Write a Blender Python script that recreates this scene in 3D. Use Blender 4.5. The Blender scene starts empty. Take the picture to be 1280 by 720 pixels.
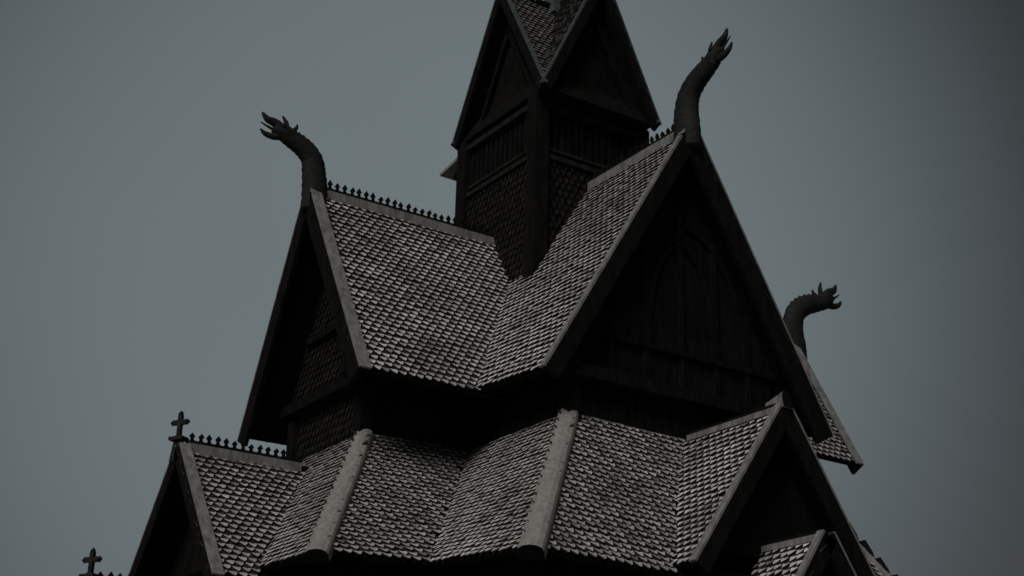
import bpy, math, random
from mathutils import Vector, Matrix, noise
random.seed(7)
V=Vector
scene=bpy.context.scene
# ------------------------------------------------------------ materials
def new_mat(name):
    m=bpy.data.materials.new(name);m.use_nodes=True
    nt=m.node_tree;b=nt.nodes['Principled BSDF'];return m,nt,b
def wood(name,c1,c2,scale=(3,3,3),rough=.8,bump=.3,detail=8,spec=.15):
    m,nt,b=new_mat(name)
    tc=nt.nodes.new('ShaderNodeTexCoord');mp=nt.nodes.new('ShaderNodeMapping');mp.inputs['Scale'].default_value=scale
    n=nt.nodes.new('ShaderNodeTexNoise');n.inputs['Scale'].default_value=1.0;n.inputs['Detail'].default_value=detail;n.inputs['Roughness'].default_value=.65
    r=nt.nodes.new('ShaderNodeValToRGB');r.color_ramp.elements[0].position=.35;r.color_ramp.elements[1].position=.68
    r.color_ramp.elements[0].color=(*c1,1);r.color_ramp.elements[1].color=(*c2,1)
    bp=nt.nodes.new('ShaderNodeBump');bp.inputs['Strength'].default_value=bump;bp.inputs['Distance'].default_value=.03
    L=nt.links.new
    L(tc.outputs['Object'],mp.inputs['Vector']);L(mp.outputs[0],n.inputs['Vector']);L(n.outputs['Fac'],r.inputs[0]);L(r.outputs[0],b.inputs['Base Color'])
    L(n.outputs['Fac'],bp.inputs['Height']);L(bp.outputs[0],b.inputs['Normal'])
    b.inputs['Roughness'].default_value=rough;b.inputs['Specular IOR Level'].default_value=spec
    return m
DARK=wood('tarred_wood',(.003,.003,.003),(.010,.009,.0085),(9,9,2.2),spec=.05)
WALLT=wood('tarred_shingle',(.006,.006,.006),(.022,.019,.017),(6,6,6),spec=.07)
EDGE=wood('shingle_edge_gap_shade',(.010,.010,.011),(.032,.030,.029),(14,14,14))  # dark shingle sides, also the shade painted on upper faces between tips
PALE=wood('weathered_board',(.15,.144,.136),(.24,.23,.218),(12,12,3),.75,.06)
MID=wood('weathered_barge',(.09,.087,.083),(.21,.204,.195),(9,9,2.5),.75,.15)
DRG=wood('carved_tarred_wood',(.007,.008,.008),(.022,.022,.021),(16,16,16),.7,.5,spec=.1)
FROST,nt,b=new_mat('frosted_shingle')
at=nt.nodes.new('ShaderNodeAttribute');at.attribute_name='tone'
tc=nt.nodes.new('ShaderNodeTexCoord');n1=nt.nodes.new('ShaderNodeTexNoise');n1.inputs['Scale'].default_value=.9;n1.inputs['Detail'].default_value=6
n2=nt.nodes.new('ShaderNodeTexNoise');n2.inputs['Scale'].default_value=28;n2.inputs['Detail'].default_value=4
r1=nt.nodes.new('ShaderNodeMapRange');r1.inputs['From Min'].default_value=.3;r1.inputs['From Max'].default_value=.7;r1.inputs['To Min'].default_value=.55;r1.inputs['To Max'].default_value=1.2
r2=nt.nodes.new('ShaderNodeMapRange');r2.inputs['From Min'].default_value=.3;r2.inputs['From Max'].default_value=.7;r2.inputs['To Min'].default_value=.7;r2.inputs['To Max'].default_value=1.2
m1=nt.nodes.new('ShaderNodeMath');m1.operation='MULTIPLY';m2=nt.nodes.new('ShaderNodeMath');m2.operation='MULTIPLY'
rp=nt.nodes.new('ShaderNodeValToRGB');rp.color_ramp.elements[0].color=(.035,.033,.031,1);rp.color_ramp.elements[1].color=(.60,.585,.56,1)
L=nt.links.new
L(tc.outputs['Object'],n1.inputs['Vector']);L(tc.outputs['Object'],n2.inputs['Vector']);L(n1.outputs['Fac'],r1.inputs[0]);L(n2.outputs['Fac'],r2.inputs[0])
L(r1.outputs[0],m1.inputs[0]);L(r2.outputs[0],m1.inputs[1]);L(m1.outputs[0],m2.inputs[0]);L(at.outputs['Fac'],m2.inputs[1]);L(m2.outputs[0],rp.inputs[0]);L(rp.outputs[0],b.inputs['Base Color'])
b.inputs['Roughness'].default_value=.5;b.inputs['Specular IOR Level'].default_value=.4
GREEN=wood('patinated_slate',(.03,.04,.038),(.075,.088,.085),(8,8,8),.6)
GROUND=wood('frosty_grass',(.05,.06,.04),(.35,.36,.36),(.35,.35,.35),.9)
MATS=[FROST,EDGE,DARK,PALE,MID,WALLT,DRG,GREEN]
iF,iE,iD,iP,iM,iW,iG,iS=range(8)

church=bpy.data.objects.new('stave_church',None);scene.collection.objects.link(church)
class MB:
    def __init__(s): s.v=[];s.f=[];s.m=[];s.t=[]
    def add(s,vs,fs,mi,tone=.5):
        o=len(s.v);s.v+= [tuple(x) for x in vs]
        for i,f in enumerate(fs):
            s.f.append([o+k for k in f]);s.m.append(mi[i] if isinstance(mi,list) else mi);s.t.append(tone)
    def beam(s,p,q,a,b,mi,tone=.5,taper=1.0):
        p,q,a,b=V(p),V(q),V(a),V(b)
        vs=[p-a-b,p+a-b,p+a+b,p-a+b,q-a*taper-b*taper,q+a*taper-b*taper,q+a*taper+b*taper,q-a*taper+b*taper]
        s.add(vs,[(3,2,1,0),(4,5,6,7),(0,1,5,4),(1,2,6,5),(2,3,7,6),(3,0,4,7)],mi,tone)
    def box(s,x0,x1,y0,y1,z0,z1,mi):
        s.beam(((x0+x1)/2,(y0+y1)/2,z0),((x0+x1)/2,(y0+y1)/2,z1),((x1-x0)/2,0,0),(0,(y1-y0)/2,0),mi)
    def obj(s,name,parent=church,smooth=False):
        me=bpy.data.meshes.new(name);me.from_pydata(s.v,[],s.f);
        for m in MATS: me.materials.append(m)
        me.polygons.foreach_set('material_index',s.m)
        at=me.attributes.new('tone','FLOAT','FACE');at.data.foreach_set('value',s.t)
        if smooth: me.polygons.foreach_set('use_smooth',[True]*len(s.f))
        me.update()
        o=bpy.data.objects.new(name,me);scene.collection.objects.link(o);o.parent=parent
        return o
def tiles(mb,TL,TR,BR,BL,keep=None,w=.165,ex=.125,face=iF,edge=iE,tone=(.6,1.0),deck=True,thick=.028,lift=.042,deckm=iD,dt=.09,out=None):
    TL,TR,BR,BL=map(V,(TL,TR,BR,BL))
    n=((BL-TL).cross(TR-TL)).normalized()
    ref=V(out) if out else V((0,0,1))
    if n.dot(ref)<0: TL,TR,BL,BR=TR,TL,BR,BL;n=-n
    H=((BL-TL).length+(BR-TR).length)/2
    rows=max(1,round(H/ex))
    if deck:
        k=.01
        vs=[TL-n*k,TR-n*k,BR-n*k,BL-n*k,TL-n*dt,TR-n*dt,BR-n*dt,BL-n*dt]
        mb.add(vs,[(0,3,2,1),(4,5,6,7),(0,1,5,4),(1,2,6,5),(2,3,7,6),(3,0,4,7)],deckm)
    for i in range(rows+1):
        v=(i)/rows
        A=TL.lerp(BL,v);B=TR.lerp(BR,v)
        Wd=(B-A).length
        eu=(B-A).normalized()
        es=((BL-TL).lerp(BR-TR,.5)); es=(es-eu*es.dot(eu)).normalized()
        nn=es.cross(eu).normalized()
        if nn.dot(n)<0: nn=-nn
        cols=int(Wd/w)+1
        for j in range(-1,cols+1):
            d=(j+(.5 if i%2 else 0))*w+random.uniform(-.007,.007)
            if d<-.01 or d>Wd+.01: continue
            P=A+eu*d+es*random.uniform(-.011,.011)
            if i==0: P=P+es*ex*.45
            if keep and not keep(P-es*ex*.4): continue
            hw=w*.49*random.uniform(.93,1.0);Lg=ex*2.0 if i>0 else ex*.9
            l2=lift*random.uniform(.75,1.3);tt=thick
            fr=random.uniform(.45,.85)
            q=[(-hw,-Lg),(hw,-Lg),(hw,-ex*.80),(hw*.72,-ex*.30),(hw*.14,ex*.2),(-hw*.14,ex*.2),(-hw*.72,-ex*.30),(-hw,-ex*.80),(0,-ex*fr)]
            sk=random.uniform(-.06,.06)
            top=[];bot=[]
            for (a,c) in q:
                f=(c+Lg)/(Lg+ex*.2)
                h=.004+ (l2+tt)*f
                pt=P+eu*(a+sk*c)+es*c
                top.append(pt+nn*h)
                bot.append(pt+nn*(h-tt*(.4+.6*f)))
            vs=top+bot[:8];m=8
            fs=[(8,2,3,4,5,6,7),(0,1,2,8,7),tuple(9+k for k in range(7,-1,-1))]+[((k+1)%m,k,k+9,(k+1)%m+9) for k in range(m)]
            t=random.uniform(*tone)
            if random.random()<.04: t*=.45
            mb.add(vs,fs,[face,edge,edge]+[edge]*m,t)  # upper face takes the edge tone: painted shade between tips, frost only below
def zA(x,y): return 13.52-1.683*abs(y+.14)
def zB(x,y): return 14.57-(1.69-.06*max(0,min(1,(4.48-y)/2.3)))*abs(x-.05)
mb=MB()
kA=lambda P: P.z>zB(P.x,P.y)-.02 or abs(P.x)>3.25
kB=lambda P: P.z>zA(P.x,P.y)-.02 or P.y>2.45
tiles(mb,(1.2,-.14,13.54),(5.45,-.14,13.52),(5.45,2.30,9.46),(1.2,2.30,9.50),keep=kA,tone=(.6,.95))
tiles(mb,(5.45,-.14,13.52),(1.2,-.14,13.54),(1.2,-2.16,9.3),(5.45,-2.16,9.25))
tiles(mb,(.05,4.44,14.59),(.05,.6,14.57),(3.11,.6,9.66),(3.11,4.44,9.40),keep=kB,tone=(.8,1.15))
tiles(mb,(.05,.6,14.57),(.05,4.44,14.59),(-3.0,4.44,9.40),(-3.0,.6,9.5),w=.2,ex=.2)
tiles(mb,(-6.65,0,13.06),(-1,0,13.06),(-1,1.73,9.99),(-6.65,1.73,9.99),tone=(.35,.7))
tiles(mb,(-1,0,13.06),(-6.65,0,13.06),(-6.65,-1.8,9.9),(-1,-1.8,9.9),w=.24,ex=.24)
tiles(mb,(.05,-1,13.4),(.05,-4.6,13.4),(2.6,-4.6,9.4),(2.6,-1,9.4),w=.24,ex=.24)
tiles(mb,(.05,-4.6,13.4),(.05,-1,13.4),(-2.6,-1,9.4),(-2.6,-4.6,9.4),w=.24,ex=.24)
mb.obj('main_roof')

H1t=V((4.70,1.18,8.70));H1b=V((6.48,3.34,6.10));Vt=V((2.42,1.0,8.82));Vb=V((4.6,3.45,6.15))
H2t=V((2.45,4.05,8.82));H2b=V((4.5,6.05,6.0));H3t=V((-2.2,4.05,8.75));H3b=V((-3.65,6.0,5.85))
zGA=lambda y:8.24-1.24*abs(y+.24)
zGB=lambda x:8.71-1.47*abs(x-.05)
mb=MB()
kP1=lambda P: P.z>zGA(P.y) or abs(P.y+.24)>1.95
kP4=lambda P: P.z>zGB(P.x) or abs(P.x-.05)>1.8
tn=(.65,1.0)
tiles(mb,(4.70,-1.5,8.7),H1t,H1b,(6.7,-3.6,6.1),keep=kP1,tone=tn)
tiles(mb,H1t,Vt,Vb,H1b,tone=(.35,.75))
tiles(mb,Vt,H2t,H2b,Vb,tone=tn)
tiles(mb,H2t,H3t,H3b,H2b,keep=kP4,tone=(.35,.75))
tiles(mb,H3t,(-2.2,1,8.75),(-3.9,2.6,5.9),H3b,w=.2,ex=.2)
tiles(mb,(-2.2,1,8.75),(-6,1,8.75),(-7,2.6,5.9),(-3.9,2.6,5.9),w=.2,ex=.2)
mb.obj('aisle_roof')
mb=MB()
kG1=lambda P: P.z>6.1+2.6*(6.58-P.x)/1.85-.05
tiles(mb,(4.9,-.24,8.24),(7.40,-.24,8.24),(7.40,1.68,5.88),(4.9,1.68,5.88),keep=kG1,tone=(.4,.75))
tiles(mb,(7.40,-.24,8.24),(4.9,-.24,8.24),(4.9,-2.1,5.9),(7.40,-2.1,5.9))
kG2=lambda P: P.z>6.03+2.77*(6.03-P.y)/2.0-.05
tiles(mb,(.05,6.55,8.71),(.05,4.2,8.71),(1.83,4.2,6.10),(1.83,6.55,6.10),keep=kG2,tone=tn)
tiles(mb,(.05,4.2,8.71),(.05,6.55,8.71),(-1.7,6.55,6.1),(-1.7,4.2,6.1))
tiles(mb,(.2,7.5,6.5),(.2,5.6,6.5),(1.5,5.6,4.6),(1.5,7.5,4.6),tone=tn)
tiles(mb,(.2,5.6,6.5),(.2,7.5,6.5),(-1.1,7.5,4.6),(-1.1,5.6,4.6),tone=tn)
tiles(mb,(6.4,-.15,5.7),(8.7,-.15,5.7),(8.7,1.4,3.8),(6.4,1.4,3.8),tone=tn)
tiles(mb,(8.7,-.15,5.7),(6.4,-.15,5.7),(6.4,-1.6,3.8),(8.7,-1.6,3.8),tone=tn)
mb.obj('dormer_roof')
mb=MB()
g=.25
tiles(mb,(6.0,-3.2,4.7),(6.0,2.9,4.7),(7.9,4.6,3.0),(7.9,-4.6,3.0),w=g,ex=g)
tiles(mb,(6.0,2.9,4.7),(4.1,2.9,4.7),(6.0,4.6,3.0),(7.9,4.6,3.0),w=g,ex=g)
tiles(mb,(4.1,2.9,4.7),(4.1,5.5,4.7),(6.0,7.3,3.0),(6.0,4.6,3.0),w=g,ex=g)
tiles(mb,(4.1,5.5,4.7),(-3.3,5.5,4.7),(-5.2,7.3,3.0),(6.0,7.3,3.0),w=g,ex=g)
mb.obj('gallery_roof')

def capboard(mb,p,q,w,h,mi,nrm,ext=0):
    p,q=V(p),V(q);d=(q-p).normalized();q=q+d*ext
    nrm=V(nrm);nrm=(nrm-d*nrm.dot(d)).normalized();sd=d.cross(nrm)
    prof=[(-w,-.12),(-w,.02),(-w*.88,h*.55),(-w*.5,h*.9),(0,h),(w*.5,h*.9),(w*.88,h*.55),(w,.02),(w,-.12)]
    vs=[];fs=[]
    segs=6
    for s in range(segs+1):
        c=p.lerp(q,s/segs);k=.90+.14*s/segs
        jx=random.uniform(-.006,.006)
        for a,b in prof: vs.append(c+sd*(a*k+jx)+nrm*b*k)
    m=len(prof)
    for s in range(segs):
        for i in range(m):
            j=(i+1)%m;fs.append((s*m+i,s*m+j,(s+1)*m+j,(s+1)*m+i))
    fs.append(tuple(range(m))[::-1]);fs.append(tuple(segs*m+i for i in range(m)))
    mb.add(vs,fs,[mi]*(len(fs)-2)+[iD,iD])
mb=MB()
capboard(mb,H1t,H1b,.18,.12,iP,(1,1,1),.12)
capboard(mb,H2t,H2b,.19,.13,iP,(1,1,1),.12)
capboard(mb,H3t,H3b,.14,.10,iM,(-1,1,1),.12)
mb.obj('hip_board')
mb=MB()
def barge(mb,apex,eave,out,depth,thick,mi,plank=0,pm=iP,plank_t=.04,ext=.12,raise_=.10):
    p,q=V(apex),V(eave);out=V(out);d=(q-p).normalized();q=q+d*ext
    n=out.cross(d).normalized()
    if n.z<0:n=-n
    mb.beam(p+n*(raise_-depth/2),q+n*(raise_-depth/2),out*thick/2,n*depth/2,mi)
    if plank:
        c=-out*(plank/2-thick/2)+n*(raise_+plank_t/2+.003)
        mb.beam(p+c,q+c,out*plank/2,n*plank_t/2,pm)
X=V((1,0,0));Y=V((0,1,0))
barge(mb,(5.5,-.14,13.56),(5.5,2.30,9.46),X,.34,.08,iD,.22,iM)
barge(mb,(5.5,-.14,13.56),(5.5,-2.16,9.25),X,.34,.08,iD,.2,iM)
barge(mb,(.05,4.48,14.62),(3.11,4.48,9.40),Y,.30,.08,iD,.15,iM)
barge(mb,(.05,4.48,14.62),(-3.0,4.48,9.40),Y,.42,.10,iD,.16,iM)
barge(mb,(-6.7,0,13.1),(-6.7,1.73,9.99),-X,.3,.08,iD,.2,iM)
barge(mb,(-6.7,0,13.1),(-6.7,-1.8,9.9),-X,.3,.08,iD)
barge(mb,(7.44,-.24,8.27),(7.44,1.68,5.88),X,.26,.07,iD,.19,iM)
barge(mb,(7.44,-.24,8.27),(7.44,-2.1,5.9),X,.26,.07,iD,.15,iM)
barge(mb,(.05,6.60,8.74),(1.83,6.60,6.10),Y,.26,.07,iD,.15,iM)
barge(mb,(.05,6.60,8.74),(-1.7,6.60,6.10),Y,.30,.09,iD,.12,iM)
barge(mb,(.2,7.54,6.53),(1.5,7.54,4.6),Y,.26,.07,iD,.14,iM)
barge(mb,(.2,7.54,6.53),(-1.1,7.54,4.6),Y,.26,.07,iD,.12,iM)
barge(mb,(8.74,-.15,5.73),(8.74,1.4,3.8),X,.26,.07,iD,.14,iM)
barge(mb,(8.74,-.15,5.73),(8.74,-1.6,3.8),X,.26,.07,iD,.14,iM)
mb.obj('barge_board')
mb=MB()
def ridge(mb,p,q,crest=True,h=.10,step=.155,sc=1.0):
    p,q=V(p),V(q);d=(q-p).normalized();s=d.cross(V((0,0,1))).normalized()
    for sg in (1,-1):
        mb.beam(p+s*sg*.075+V((0,0,.03)),q+s*sg*.075+V((0,0,.03)),s*.022,V((0,0,h)),iM)
    mb.beam(p+V((0,0,h+.05)),q+V((0,0,h+.05)),s*.10,V((0,0,.022)),iD)
    if not crest: return
    N=int((q-p).length/step)
    for k in range(N):
        c=p+d*(k+.5)*step+V((0,0,h+.07));z=V((0,0,1))*sc*random.uniform(.85,1.1)
        out=[(-.055,0),(.055,0),(.03,.05),(.022,.085),(.052,.125),(.0,.20),(-.052,.125),(-.022,.085),(-.03,.05)]
        lean=random.uniform(-.015,.015)
        vs=[c+d*(a+lean*b*8)+z*b+s*.018 for a,b in out]+[c+d*(a+lean*b*8)+z*b-s*.018 for a,b in out]
        n=len(out)
        mb.add(vs,[tuple(range(n)),tuple(range(2*n-1,n-1,-1))]+[(i,i+n,(i+1)%n+n,(i+1)%n) for i in range(n)],iD)
ridge(mb,(5.3,-.14,13.54),(1.35,-.14,13.55))
ridge(mb,(.05,4.35,14.60),(.05,1.4,14.58))
ridge(mb,(7.3,-.24,8.26),(5.2,-.24,8.26),sc=.85)
ridge(mb,(.05,6.5,8.73),(.05,4.3,8.73),crest=False,h=.05)
ridge(mb,(-6.6,0,13.1),(-1.2,0,13.1))
ridge(mb,(.05,-4.5,13.4),(.05,-1.3,13.4))
ridge(mb,(.2,7.45,6.5),(.2,5.7,6.5),crest=False,h=.05)
ridge(mb,(8.6,-.15,5.7),(6.8,-.15,5.7))
mb.obj('carved_ridge_crest')

mb=MB()
def vwall(mb,p,q,z0,z1,out,shingle=True,w=.15,step=.2):
    a=V((*p,0));b=V((*q,0));out=V(out)
    z=lambda P,h:V((P.x,P.y,h))
    if shingle:
        tiles(mb,z(a,z1),z(b,z1),z(b,z0),z(a,z0),w=w,ex=.15,face=iW,edge=iD,tone=(.3,1),dt=.12,lift=.03,thick=.025,out=out)
    else:
        L_=(b-a).length;d=(b-a).normalized();n=int(L_/step)+1
        mb.beam((z(a,z0)+z(b,z0))/2-out*.06,(z(a,z1)+z(b,z1))/2-out*.06,d*L_/2,out*.05,iD)
        for k in range(n):
            c=a+d*(k+.5)*L_/n
            mb.beam(z(c,z0)+out*random.uniform(0,.015),z(c,z1)+out*random.uniform(0,.015),d*L_/n*.44,out*.025,iD)
vwall(mb,(4.68,-1.5),(4.68,1.1),8.5,10.0,X,True)
vwall(mb,(2.42,1.1),(4.68,1.1),8.5,11.2,Y,False)
vwall(mb,(2.42,1.1),(2.42,4.05),8.5,10.4,X,False)
vwall(mb,(-2.2,4.05),(2.42,4.05),8.5,9.6,Y,False)
vwall(mb,(-2.2,1.1),(-2.2,4.05),8.5,10.4,-X,False)
vwall(mb,(-6.2,1.1),(-2.2,1.1),7,11,Y,False)
vwall(mb,(-6.2,-1.1),(-6.2,1.1),3,11.2,-X,False)
vwall(mb,(4.68,-1.5),(2,-1.5),5,10.6,-Y,False)
mb.box(-2,2,-4.2,-1.3,3,9.6,iD)
for x,y in((4.70,1.12),(4.70,-1.52),(2.44,4.07),(2.44,1.12),(-2.2,4.07)):
    mb.box(x-.13,x+.13,y-.13,y+.13,8.3,9.75 if y<4 else 9.9,iD)
mb.box(2.2,5.35,1.35,1.55,9.62,9.82,iD); 
mb.box(2.5,2.7,2.0,4.4,9.55,9.75,iD)
for k in range(9): 
    x=2.9+k*.28; mb.box(x-.05,x+.05,1.1,2.12,9.66,9.78,iD)
for k in range(8):
    y=2.3+k*.28; mb.box(2.4,2.98,y-.05,y+.05,9.55,9.68,iD)
def gable_wall(mb,plane,axis,c,hw,z0,zt,shingle=True):
    sg=1 if plane>0 else -1
    p0=plane-.05*sg;p1=plane-.15*sg
    if axis=='x': vs=[(p0,c-hw,z0),(p0,c+hw,z0),(p0,c,zt),(p1,c-hw,z0),(p1,c+hw,z0),(p1,c,zt)]
    else: vs=[(c-hw,p0,z0),(c+hw,p0,z0),(c,p0,zt),(c-hw,p1,z0),(c+hw,p1,z0),(c,p1,zt)]
    mb.add(vs,[(0,1,2),(5,4,3),(0,3,4,1),(1,4,5,2),(2,5,3,0)],iD)
    if shingle:
        kp=lambda P: abs((P.y if axis=='x' else P.x)-c)<hw*(zt-P.z)/(zt-z0)-.1
        pl=p0+.02*sg
        if axis=='x': tiles(mb,(pl,c+hw,zt),(pl,c-hw,zt),(pl,c-hw,z0),(pl,c+hw,z0),keep=kp,face=iW,edge=iD,deck=False,lift=.03,thick=.025,out=(sg,0,0))
        else: tiles(mb,(c-hw,pl,zt),(c+hw,pl,zt),(c+hw,pl,z0),(c-hw,pl,z0),keep=kp,face=iW,edge=iD,deck=False,lift=.03,thick=.025,out=(0,sg,0))
gable_wall(mb,4.75,'x',-.14,2.0,9.75,13.2)
gable_wall(mb,4.10,'y',.05,2.75,9.6,14.2,False)
gable_wall(mb,-6.2,'x',0,1.5,10.2,12.8,False)
gable_wall(mb,6.9,'x',-.24,1.7,5.9,8.05,False)
gable_wall(mb,6.25,'y',.05,1.6,6.1,8.5,False)
gable_wall(mb,7.2,'y',.2,1.2,4.6,6.3,False)
gable_wall(mb,8.4,'x',-.15,1.4,3.8,5.5,False)
mb.box(-2.9,3.0,4.12,4.36,9.42,9.64,iD)
mb.box(-2.2,2.3,4.08,4.15,10.3,10.40,iD)
for x in(-1.5,-.75,.05,.85,1.6):
    zt=14.2-1.67*abs(x-.05)-.2; mb.box(x-.06,x+.06,4.06,4.11,9.64,zt,iD)
for sx_ in(-1,1):
    for (r0,zb_,hh) in((1.5,10.42,2.4),(.75,10.42,2.0)):
        pts=[V((.05+sx_*r0*math.cos(t*math.pi/2),4.10,zb_+hh*math.sin(t*math.pi/2))) for t in [k/8 for k in range(9)]]
        for a,b2 in zip(pts,pts[1:]): mb.beam(a,b2,V((.04,0,0)),V((0,.03,0)),iD)
mb.box(4.72,4.95,-2.0,1.9,9.62,9.82,iD)
mb.box(4.72,4.86,-1.1,.85,10.9,11.05,iD)
for (p,q,o) in(((5.85,-3.1),(5.85,2.75),X),((4.0,2.75),(5.85,2.75),Y),((4.0,2.75),(4.0,5.4),X),((-3.2,5.4),(4.0,5.4),Y),((-3.2,2.4),(-3.2,5.4),-X),((-6.8,2.4),(-3.2,2.4),Y)):
    vwall(mb,p,q,2.8,6.6,o,False,step=.25)
for (p,q,o) in(((7.2,-4.2),(7.2,4.1),X),((5.4,4.1),(7.2,4.1),Y),((5.4,4.1),(5.4,6.7),X),((-4.8,6.7),(5.4,6.7),Y),((-4.8,2.5),(-4.8,6.7),-X)):
    vwall(mb,p,q,0,3.4,o,False,step=.25)
mb.box(-6.8,5.8,-3.1,2.4,0,6.1,iD)
mb.box(5.5,6.85,-1.85,1.35,5.0,6.3,iD);mb.box(-1.45,1.55,5.0,6.2,5.0,6.4,iD)
mb.obj('timber_wall')

mb=MB()
tx0,tx1,ty0,ty1=-1.2,1.35,-1.3,1.35
vwall(mb,(tx1,ty0),(tx1,ty1),10.8,15.0,X);vwall(mb,(tx0,ty1),(tx1,ty1),10.8,15.0,Y)
vwall(mb,(tx0,ty0),(tx0,ty1),12.5,15.0,-X,False);vwall(mb,(tx0,ty0),(tx1,ty0),12.5,15.0,-Y,False)
mb.box(tx0+.13,tx1-.13,ty0+.13,ty1-.13,11,16.6,iD)
for x,y in((tx1,ty1),(tx1,ty0),(tx0,ty1),(tx0,ty0)):
    mb.box(x-.17,x+.15 if x>0 else x+.17,y-.17,y+.15,10.9,16.3,iD)
for z,h,o in((14.95,.10,.10),(15.15,.06,.06),(16.05,.12,.12),(13.2,.06,.05)):
    mb.box(tx0-o,tx1+o,ty1-.02,ty1+o,z,z+h,iW);mb.box(tx1-.02,tx1+o,ty0-o,ty1-.03,z,z+h,iW)
    mb.box(tx0-o,tx0+.02,ty0-o,ty1-.03,z,z+h,iD)
for k in range(13):
    c=ty0+.25+k*(ty1-ty0-.5)/12; mb.box(tx1-.1,tx1+.02,c-.045,c+.045,15.2,16.06,iD)
    c=tx0+.25+k*(tx1-tx0-.5)/12; mb.box(c-.045,c+.045,ty1-.1,ty1+.02,15.2,16.06,iD)
mb.obj('tower_body')
mb=MB()
gx0,gx1,gy0,gy1=-1.3,1.5,-1.5,1.77
ez=16.3;az=19.3;mx=(gx0+gx1)/2;my=(gy0+gy1)/2
hx=(gx1-gx0)/2;hy=(gy1-gy0)/2
sx=lambda P: az-(az-ez)/hy*abs(P.y-my)
sy=lambda P: az-(az-ez)/hx*abs(P.x-mx)
gt=(.18,.45)
for s in(1,-1):
    e=gy1 if s==1 else gy0;f_=gx1 if s==1 else gx0;ww=.14 if s==1 else .22
    tiles(mb,(gx0,my,az),(gx1,my,az),(gx1,e,ez),(gx0,e,ez),keep=lambda P:sx(P)>sy(P)-.03,w=ww,ex=ww*.8,tone=gt,edge=iE)
    tiles(mb,(mx,gy1,az),(mx,gy0,az),(f_,gy0,ez),(f_,gy1,ez),keep=lambda P:sy(P)>sx(P)-.03,w=ww,ex=ww*.8,tone=gt,edge=iE)
for (a,e1,e2,o) in(((gx1,my,az),(gx1,gy1,ez),(gx1,gy0,ez),X),((mx,gy1,az),(gx1,gy1,ez),(gx0,gy1,ez),Y),((gx0,my,az),(gx0,gy1,ez),(gx0,gy0,ez),-X),((mx,gy0,az),(gx1,gy0,ez),(gx0,gy0,ez),-Y)):
    for e in(e1,e2):
        a2=V(a)+o*.04;barge(mb,a2,V(e)+o*.04,o,.20,.08,iD,.09,iS,ext=.03,raise_=.08)
gable_wall(mb,gx1-.22,'x',my,hy-.12,ez-.05,az-.2,False)
gable_wall(mb,gy1-.22,'y',mx,hx-.12,ez-.05,az-.2,False)
for s in(1,-1):
    mb.beam(V((gx1-.2,my,az-.9)),V((gx1-.2,my+s*(hy-.55),ez+.1)),V((.04,0,0)),V((0,.05,.02)),iD)
    mb.beam(V((mx,gy1-.2,az-.9)),V((mx+s*(hx-.45),gy1-.2,ez+.1)),V((0,.04,0)),V((.05,0,.02)),iD)
mb.box(gx1-.25,gx1-.12,gy0+.1,gy1-.1,ez-.1,ez+.06,iD);mb.box(gx0+.1,gx1-.27,gy1-.25,gy1-.12,ez-.1,ez+.06,iD)
zb=19.2;zt=25
pts=[V((mx+.3*math.cos(math.radians(45+90*k)),my+.3*math.sin(math.radians(45+90*k)),zb)) for k in range(4)]
mb.add(pts+[V((mx,my,zt))],[(0,1,4),(1,2,4),(2,3,4),(3,0,4)],iS)
mb.beam((.95,-1.45,16.12),(.95,-2.35,15.98),(.45,0,0),(0,.0,.035),iP)
mb.beam((.9,-1.3,15.9),(.9,-2.2,15.93),(.38,0,0),(0,0,.09),iD,taper=.6)
mb.obj('tower_spire')

# ------------------------------------------------------------ carved dragon heads
def tube(mb,path,rad,flat,mi,n=14,amp=.02,fl=.72):
    path=[V(p) for p in path]
    P=[];Rr=[]
    m=len(path)
    for i in range(m-1):
        p0=path[max(i-1,0)];p1=path[i];p2=path[i+1];p3=path[min(i+2,m-1)]
        for k in range(6):
            t=k/6
            P.append(.5*((2*p1)+(-p0+p2)*t+(2*p0-5*p1+4*p2-p3)*t*t+(-p0+3*p1-3*p2+p3)*t**3));Rr.append(rad[i]*(1-t)+rad[i+1]*t)
    P.append(path[-1]);Rr.append(rad[-1])
    side=flat;vs=[];fs=[]
    for i,c in enumerate(P):
        d=(P[min(i+1,len(P)-1)]-P[max(i-1,0)]).normalized();u=d.cross(side).normalized();w=side
        for k in range(n):
            a=2*math.pi*k/n;rr=Rr[i]*(1+amp*math.sin(i*2.3+k*2.1))
            vs.append(c+u*rr*math.cos(a)+w*rr*fl*math.sin(a))
    for i in range(len(P)-1):
        for k in range(n): fs.append((i*n+k,i*n+(k+1)%n,(i+1)*n+(k+1)%n,(i+1)*n+k))
    fs.append(tuple(range(n))[::-1]);fs.append(tuple((len(P)-1)*n+k for k in range(n)))
    mb.add(vs,fs,mi);return P,Rr
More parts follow.
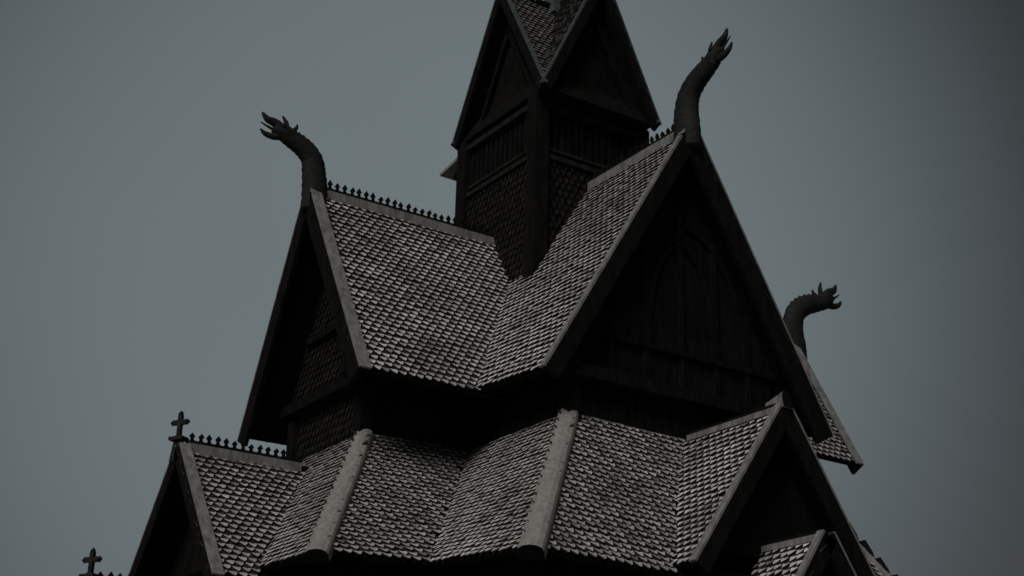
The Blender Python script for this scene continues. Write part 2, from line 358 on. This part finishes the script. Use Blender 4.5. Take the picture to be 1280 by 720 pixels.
def dragon(name,base,h,path,rad,hs=1.25,rot=0,horn=1.0):
    mb=MB();base=V(base);h=V(h);side=h.cross(V((0,0,1)))
    W=lambda a,b:base+h*a+V((0,0,b))
    P,Rr=tube(mb,[W(*p) for p in path],rad,side,iG,amp=.035)
    for i in range(4,len(P)-6,2):
        d=(P[i+1]-P[i-1]).normalized();u=side.cross(d).normalized()
        if u.dot(h)>0: u=-u
        c=P[i]+u*Rr[i]*.95;tip=c+u*.035+V((0,0,.02))
        mb.add([c-d*.07+side*.03,c+d*.07+side*.03,c+d*.07-side*.03,c-d*.07-side*.03,tip],[(0,1,4),(1,2,4),(2,3,4),(3,0,4)],iG)
    e=path[-1];p2=path[-2];ang=math.atan2(e[1]-p2[1],e[0]-p2[0])+rot
    ca,sa=math.cos(ang)*hs,math.sin(ang)*hs
    Hd=lambda a,b:W(e[0]+a*ca-b*sa,e[1]+a*sa+b*ca)
    def part(pts,rd,fl=.8): tube(mb,[Hd(*q) for q in pts],[r*hs*.92 for r in rd],side,iG,10,.0,fl)
    part([(-.16,.0),(-.02,.02),(.08,.03),(.18,.05)],[.15,.165,.14,.10])
    part([(.04,.08),(.18,.13),(.32,.14),(.43,.22)],[.10,.085,.065,.02])
    part([(.02,-.05),(.16,-.12),(.30,-.13),(.40,-.08)],[.085,.065,.05,.015])
    part([(.10,.0),(.26,.01),(.42,.04)],[.03,.026,.01])
    part([(-.04,.12),(.0,.12+.14*horn),(.08,.12+.25*horn)],[.06,.045,.014])
    part([(-.14,.10),(-.20,.20),(-.20,.27)],[.05,.035,.014])
    for s in(1,-1):
        c=Hd(.06,.09)+side*s*.13;r=.045
        mb.add([c+h*r,c-h*r,c+side*r,c-side*r,c+V((0,0,r)),c-V((0,0,r))],[(0,2,4),(2,1,4),(1,3,4),(3,0,4),(2,0,5),(1,2,5),(3,1,5),(0,3,5)],iG)
    return mb.obj(name,smooth=True)
pathA=[(-.02,-.35),(0,.05),(.05,.42),(.12,.70),(.32,.88),(.56,.98),(.74,1.04)]
radA=[.27,.26,.24,.22,.205,.185,.155]
dragon('dragon_head_finial',(5.38,-.14,13.55),(1,0,0),pathA,radA,1.15,-.2,.75)
pathB=[(-.02,-.35),(-.02,.05),(-.03,.42),(.05,.74),(.27,.95),(.54,1.08),(.80,1.20)]
dragon('dragon_head_finial',(.05,4.38,14.62),(0,1,0),pathB,[r*1.15 for r in radA],1.2,.0,.75)
pathC=[(0,-.35),(0,.05),(-.04,.45),(.05,.85),(.34,1.12),(.72,1.28),(1.05,1.40)]
dragon('dragon_head_finial',(-6.78,0,13.05),(-1,0,0),pathC,[r*1.15 for r in radA],1.35,.1,.9)
def cross(base,h,ax):
    mb=MB();b=V(base);ax=V(ax).normalized();s=ax.cross(V((0,0,1)))
    mb.beam(b+V((0,0,-.25)),b+V((0,0,h*.35)),ax*.10,s*.07,iG,taper=.55)
    mb.beam(b+V((0,0,h*.3)),b+V((0,0,h*.97)),ax*.035,s*.035,iG)
    mb.beam(b+V((0,0,h*.20)),b+V((0,0,h*.30)),ax*.14,s*.10,iG)
    mb.beam(b+V((0,0,h*.74))-ax*.14,b+V((0,0,h*.74))+ax*.14,V((0,0,.04)),s*.034,iG)
    for c in((0,h),(-.15,h*.74),(.15,h*.74),(0,h*.5)):
        p=b+ax*c[0]+V((0,0,c[1]));r=.06
        mb.add([p+ax*r,p-ax*r,p+s*r,p-s*r,p+V((0,0,r)),p-V((0,0,r))],[(0,2,4),(2,1,4),(1,3,4),(3,0,4),(2,0,5),(1,2,5),(3,1,5),(0,3,5)],iG)
    mb.obj('cross_finial')
cross((7.42,-.36,8.32),.60,(-.6,1,0));cross((8.7,-.15,5.82),.54,(-.6,1,0))
mb=MB();capboard(mb,(.05,6.25,8.80),(.05,6.66,8.88),.10,.16,iM,(0,0,1));mb.obj('ridge_cap')

me=bpy.data.meshes.new('ground');R=3000
vs=[(R*math.cos(a*math.pi/24),R*math.sin(a*math.pi/24),0) for a in range(48)]
me.from_pydata(vs,[],[tuple(range(48))]);me.materials.append(GROUND)
g=bpy.data.objects.new('ground',me);scene.collection.objects.link(g)

yaw,pitch,roll=.9890,.3766,.0271
F=V((-math.cos(yaw)*math.cos(pitch),-math.sin(yaw)*math.cos(pitch),math.sin(pitch)))
Rr=F.cross(V((0,0,1))).normalized();U=Rr.cross(F)
R2=Rr*math.cos(roll)+U*math.sin(roll);U2=-Rr*math.sin(roll)+U*math.cos(roll)
cd=bpy.data.cameras.new('Camera');cam=bpy.data.objects.new('Camera',cd);scene.collection.objects.link(cam)
M=Matrix((R2,U2,-F)).transposed().to_4x4();M.translation=V((16.22,23.18,1.70));cam.matrix_world=M
cd.sensor_width=36;cd.lens=math.exp(7.5299)/1280*36;cd.clip_end=8000
cd.dof.use_dof=True;cd.dof.focus_distance=22.5;cd.dof.aperture_fstop=1.4
scene.camera=cam
sund=V((.80,.50,.80)).normalized()
sd=bpy.data.lights.new('sun','SUN');sd.energy=2.0;sd.angle=math.radians(28);sd.color=(1,.965,.92)
so=bpy.data.objects.new('sun',sd);scene.collection.objects.link(so);so.rotation_euler=(-sund).to_track_quat('-Z','Y').to_euler()
w=bpy.data.worlds.new('World');scene.world=w;w.use_nodes=True;nt=w.node_tree;L=nt.links.new
bg=nt.nodes['Background']
sk=nt.nodes.new('ShaderNodeTexSky');sk.sky_type='NISHITA';sk.sun_disc=False;sk.sun_elevation=math.asin(sund.z);sk.sun_rotation=math.atan2(sund.x,sund.y)
tc=nt.nodes.new('ShaderNodeTexCoord')
dot=nt.nodes.new('ShaderNodeVectorMath');dot.operation='DOT_PRODUCT'
gd=(F+U*.01-Rr*.07).normalized();dot.inputs[1].default_value=gd
nrm=nt.nodes.new('ShaderNodeVectorMath');nrm.operation='NORMALIZE'
L(tc.outputs['Generated'],nrm.inputs[0]);L(nrm.outputs[0],dot.inputs[0])
mr=nt.nodes.new('ShaderNodeMapRange');mr.interpolation_type='SMOOTHSTEP';mr.inputs['From Min'].default_value=.895;mr.inputs['From Max'].default_value=.998;mr.inputs['To Min'].default_value=.10;mr.inputs['To Max'].default_value=1.05
L(dot.outputs['Value'],mr.inputs[0])
ns=nt.nodes.new('ShaderNodeTexNoise');ns.inputs['Scale'].default_value=2.2;ns.inputs['Detail'].default_value=3;L(nrm.outputs[0],ns.inputs['Vector'])
nr=nt.nodes.new('ShaderNodeMapRange');nr.inputs['To Min'].default_value=.88;nr.inputs['To Max'].default_value=1.12;L(ns.outputs['Fac'],nr.inputs[0])
mm=nt.nodes.new('ShaderNodeMath');mm.operation='MULTIPLY';L(mr.outputs[0],mm.inputs[0]);L(nr.outputs[0],mm.inputs[1])
fog=nt.nodes.new('ShaderNodeVectorMath');fog.operation='SCALE';fog.inputs[0].default_value=(1.20,1.48,1.56);L(mm.outputs[0],fog.inputs['Scale'])
hs=nt.nodes.new('ShaderNodeHueSaturation');hs.inputs['Saturation'].default_value=.3;hs.inputs['Value'].default_value=.07;L(sk.outputs[0],hs.inputs['Color'])
ad=nt.nodes.new('ShaderNodeVectorMath');ad.operation='ADD';L(fog.outputs[0],ad.inputs[0]);L(hs.outputs[0],ad.inputs[1])
L(ad.outputs[0],bg.inputs['Color']);bg.inputs['Strength'].default_value=.1
scene.view_settings.view_transform='Standard';scene.view_settings.look='None';scene.view_settings.exposure=0
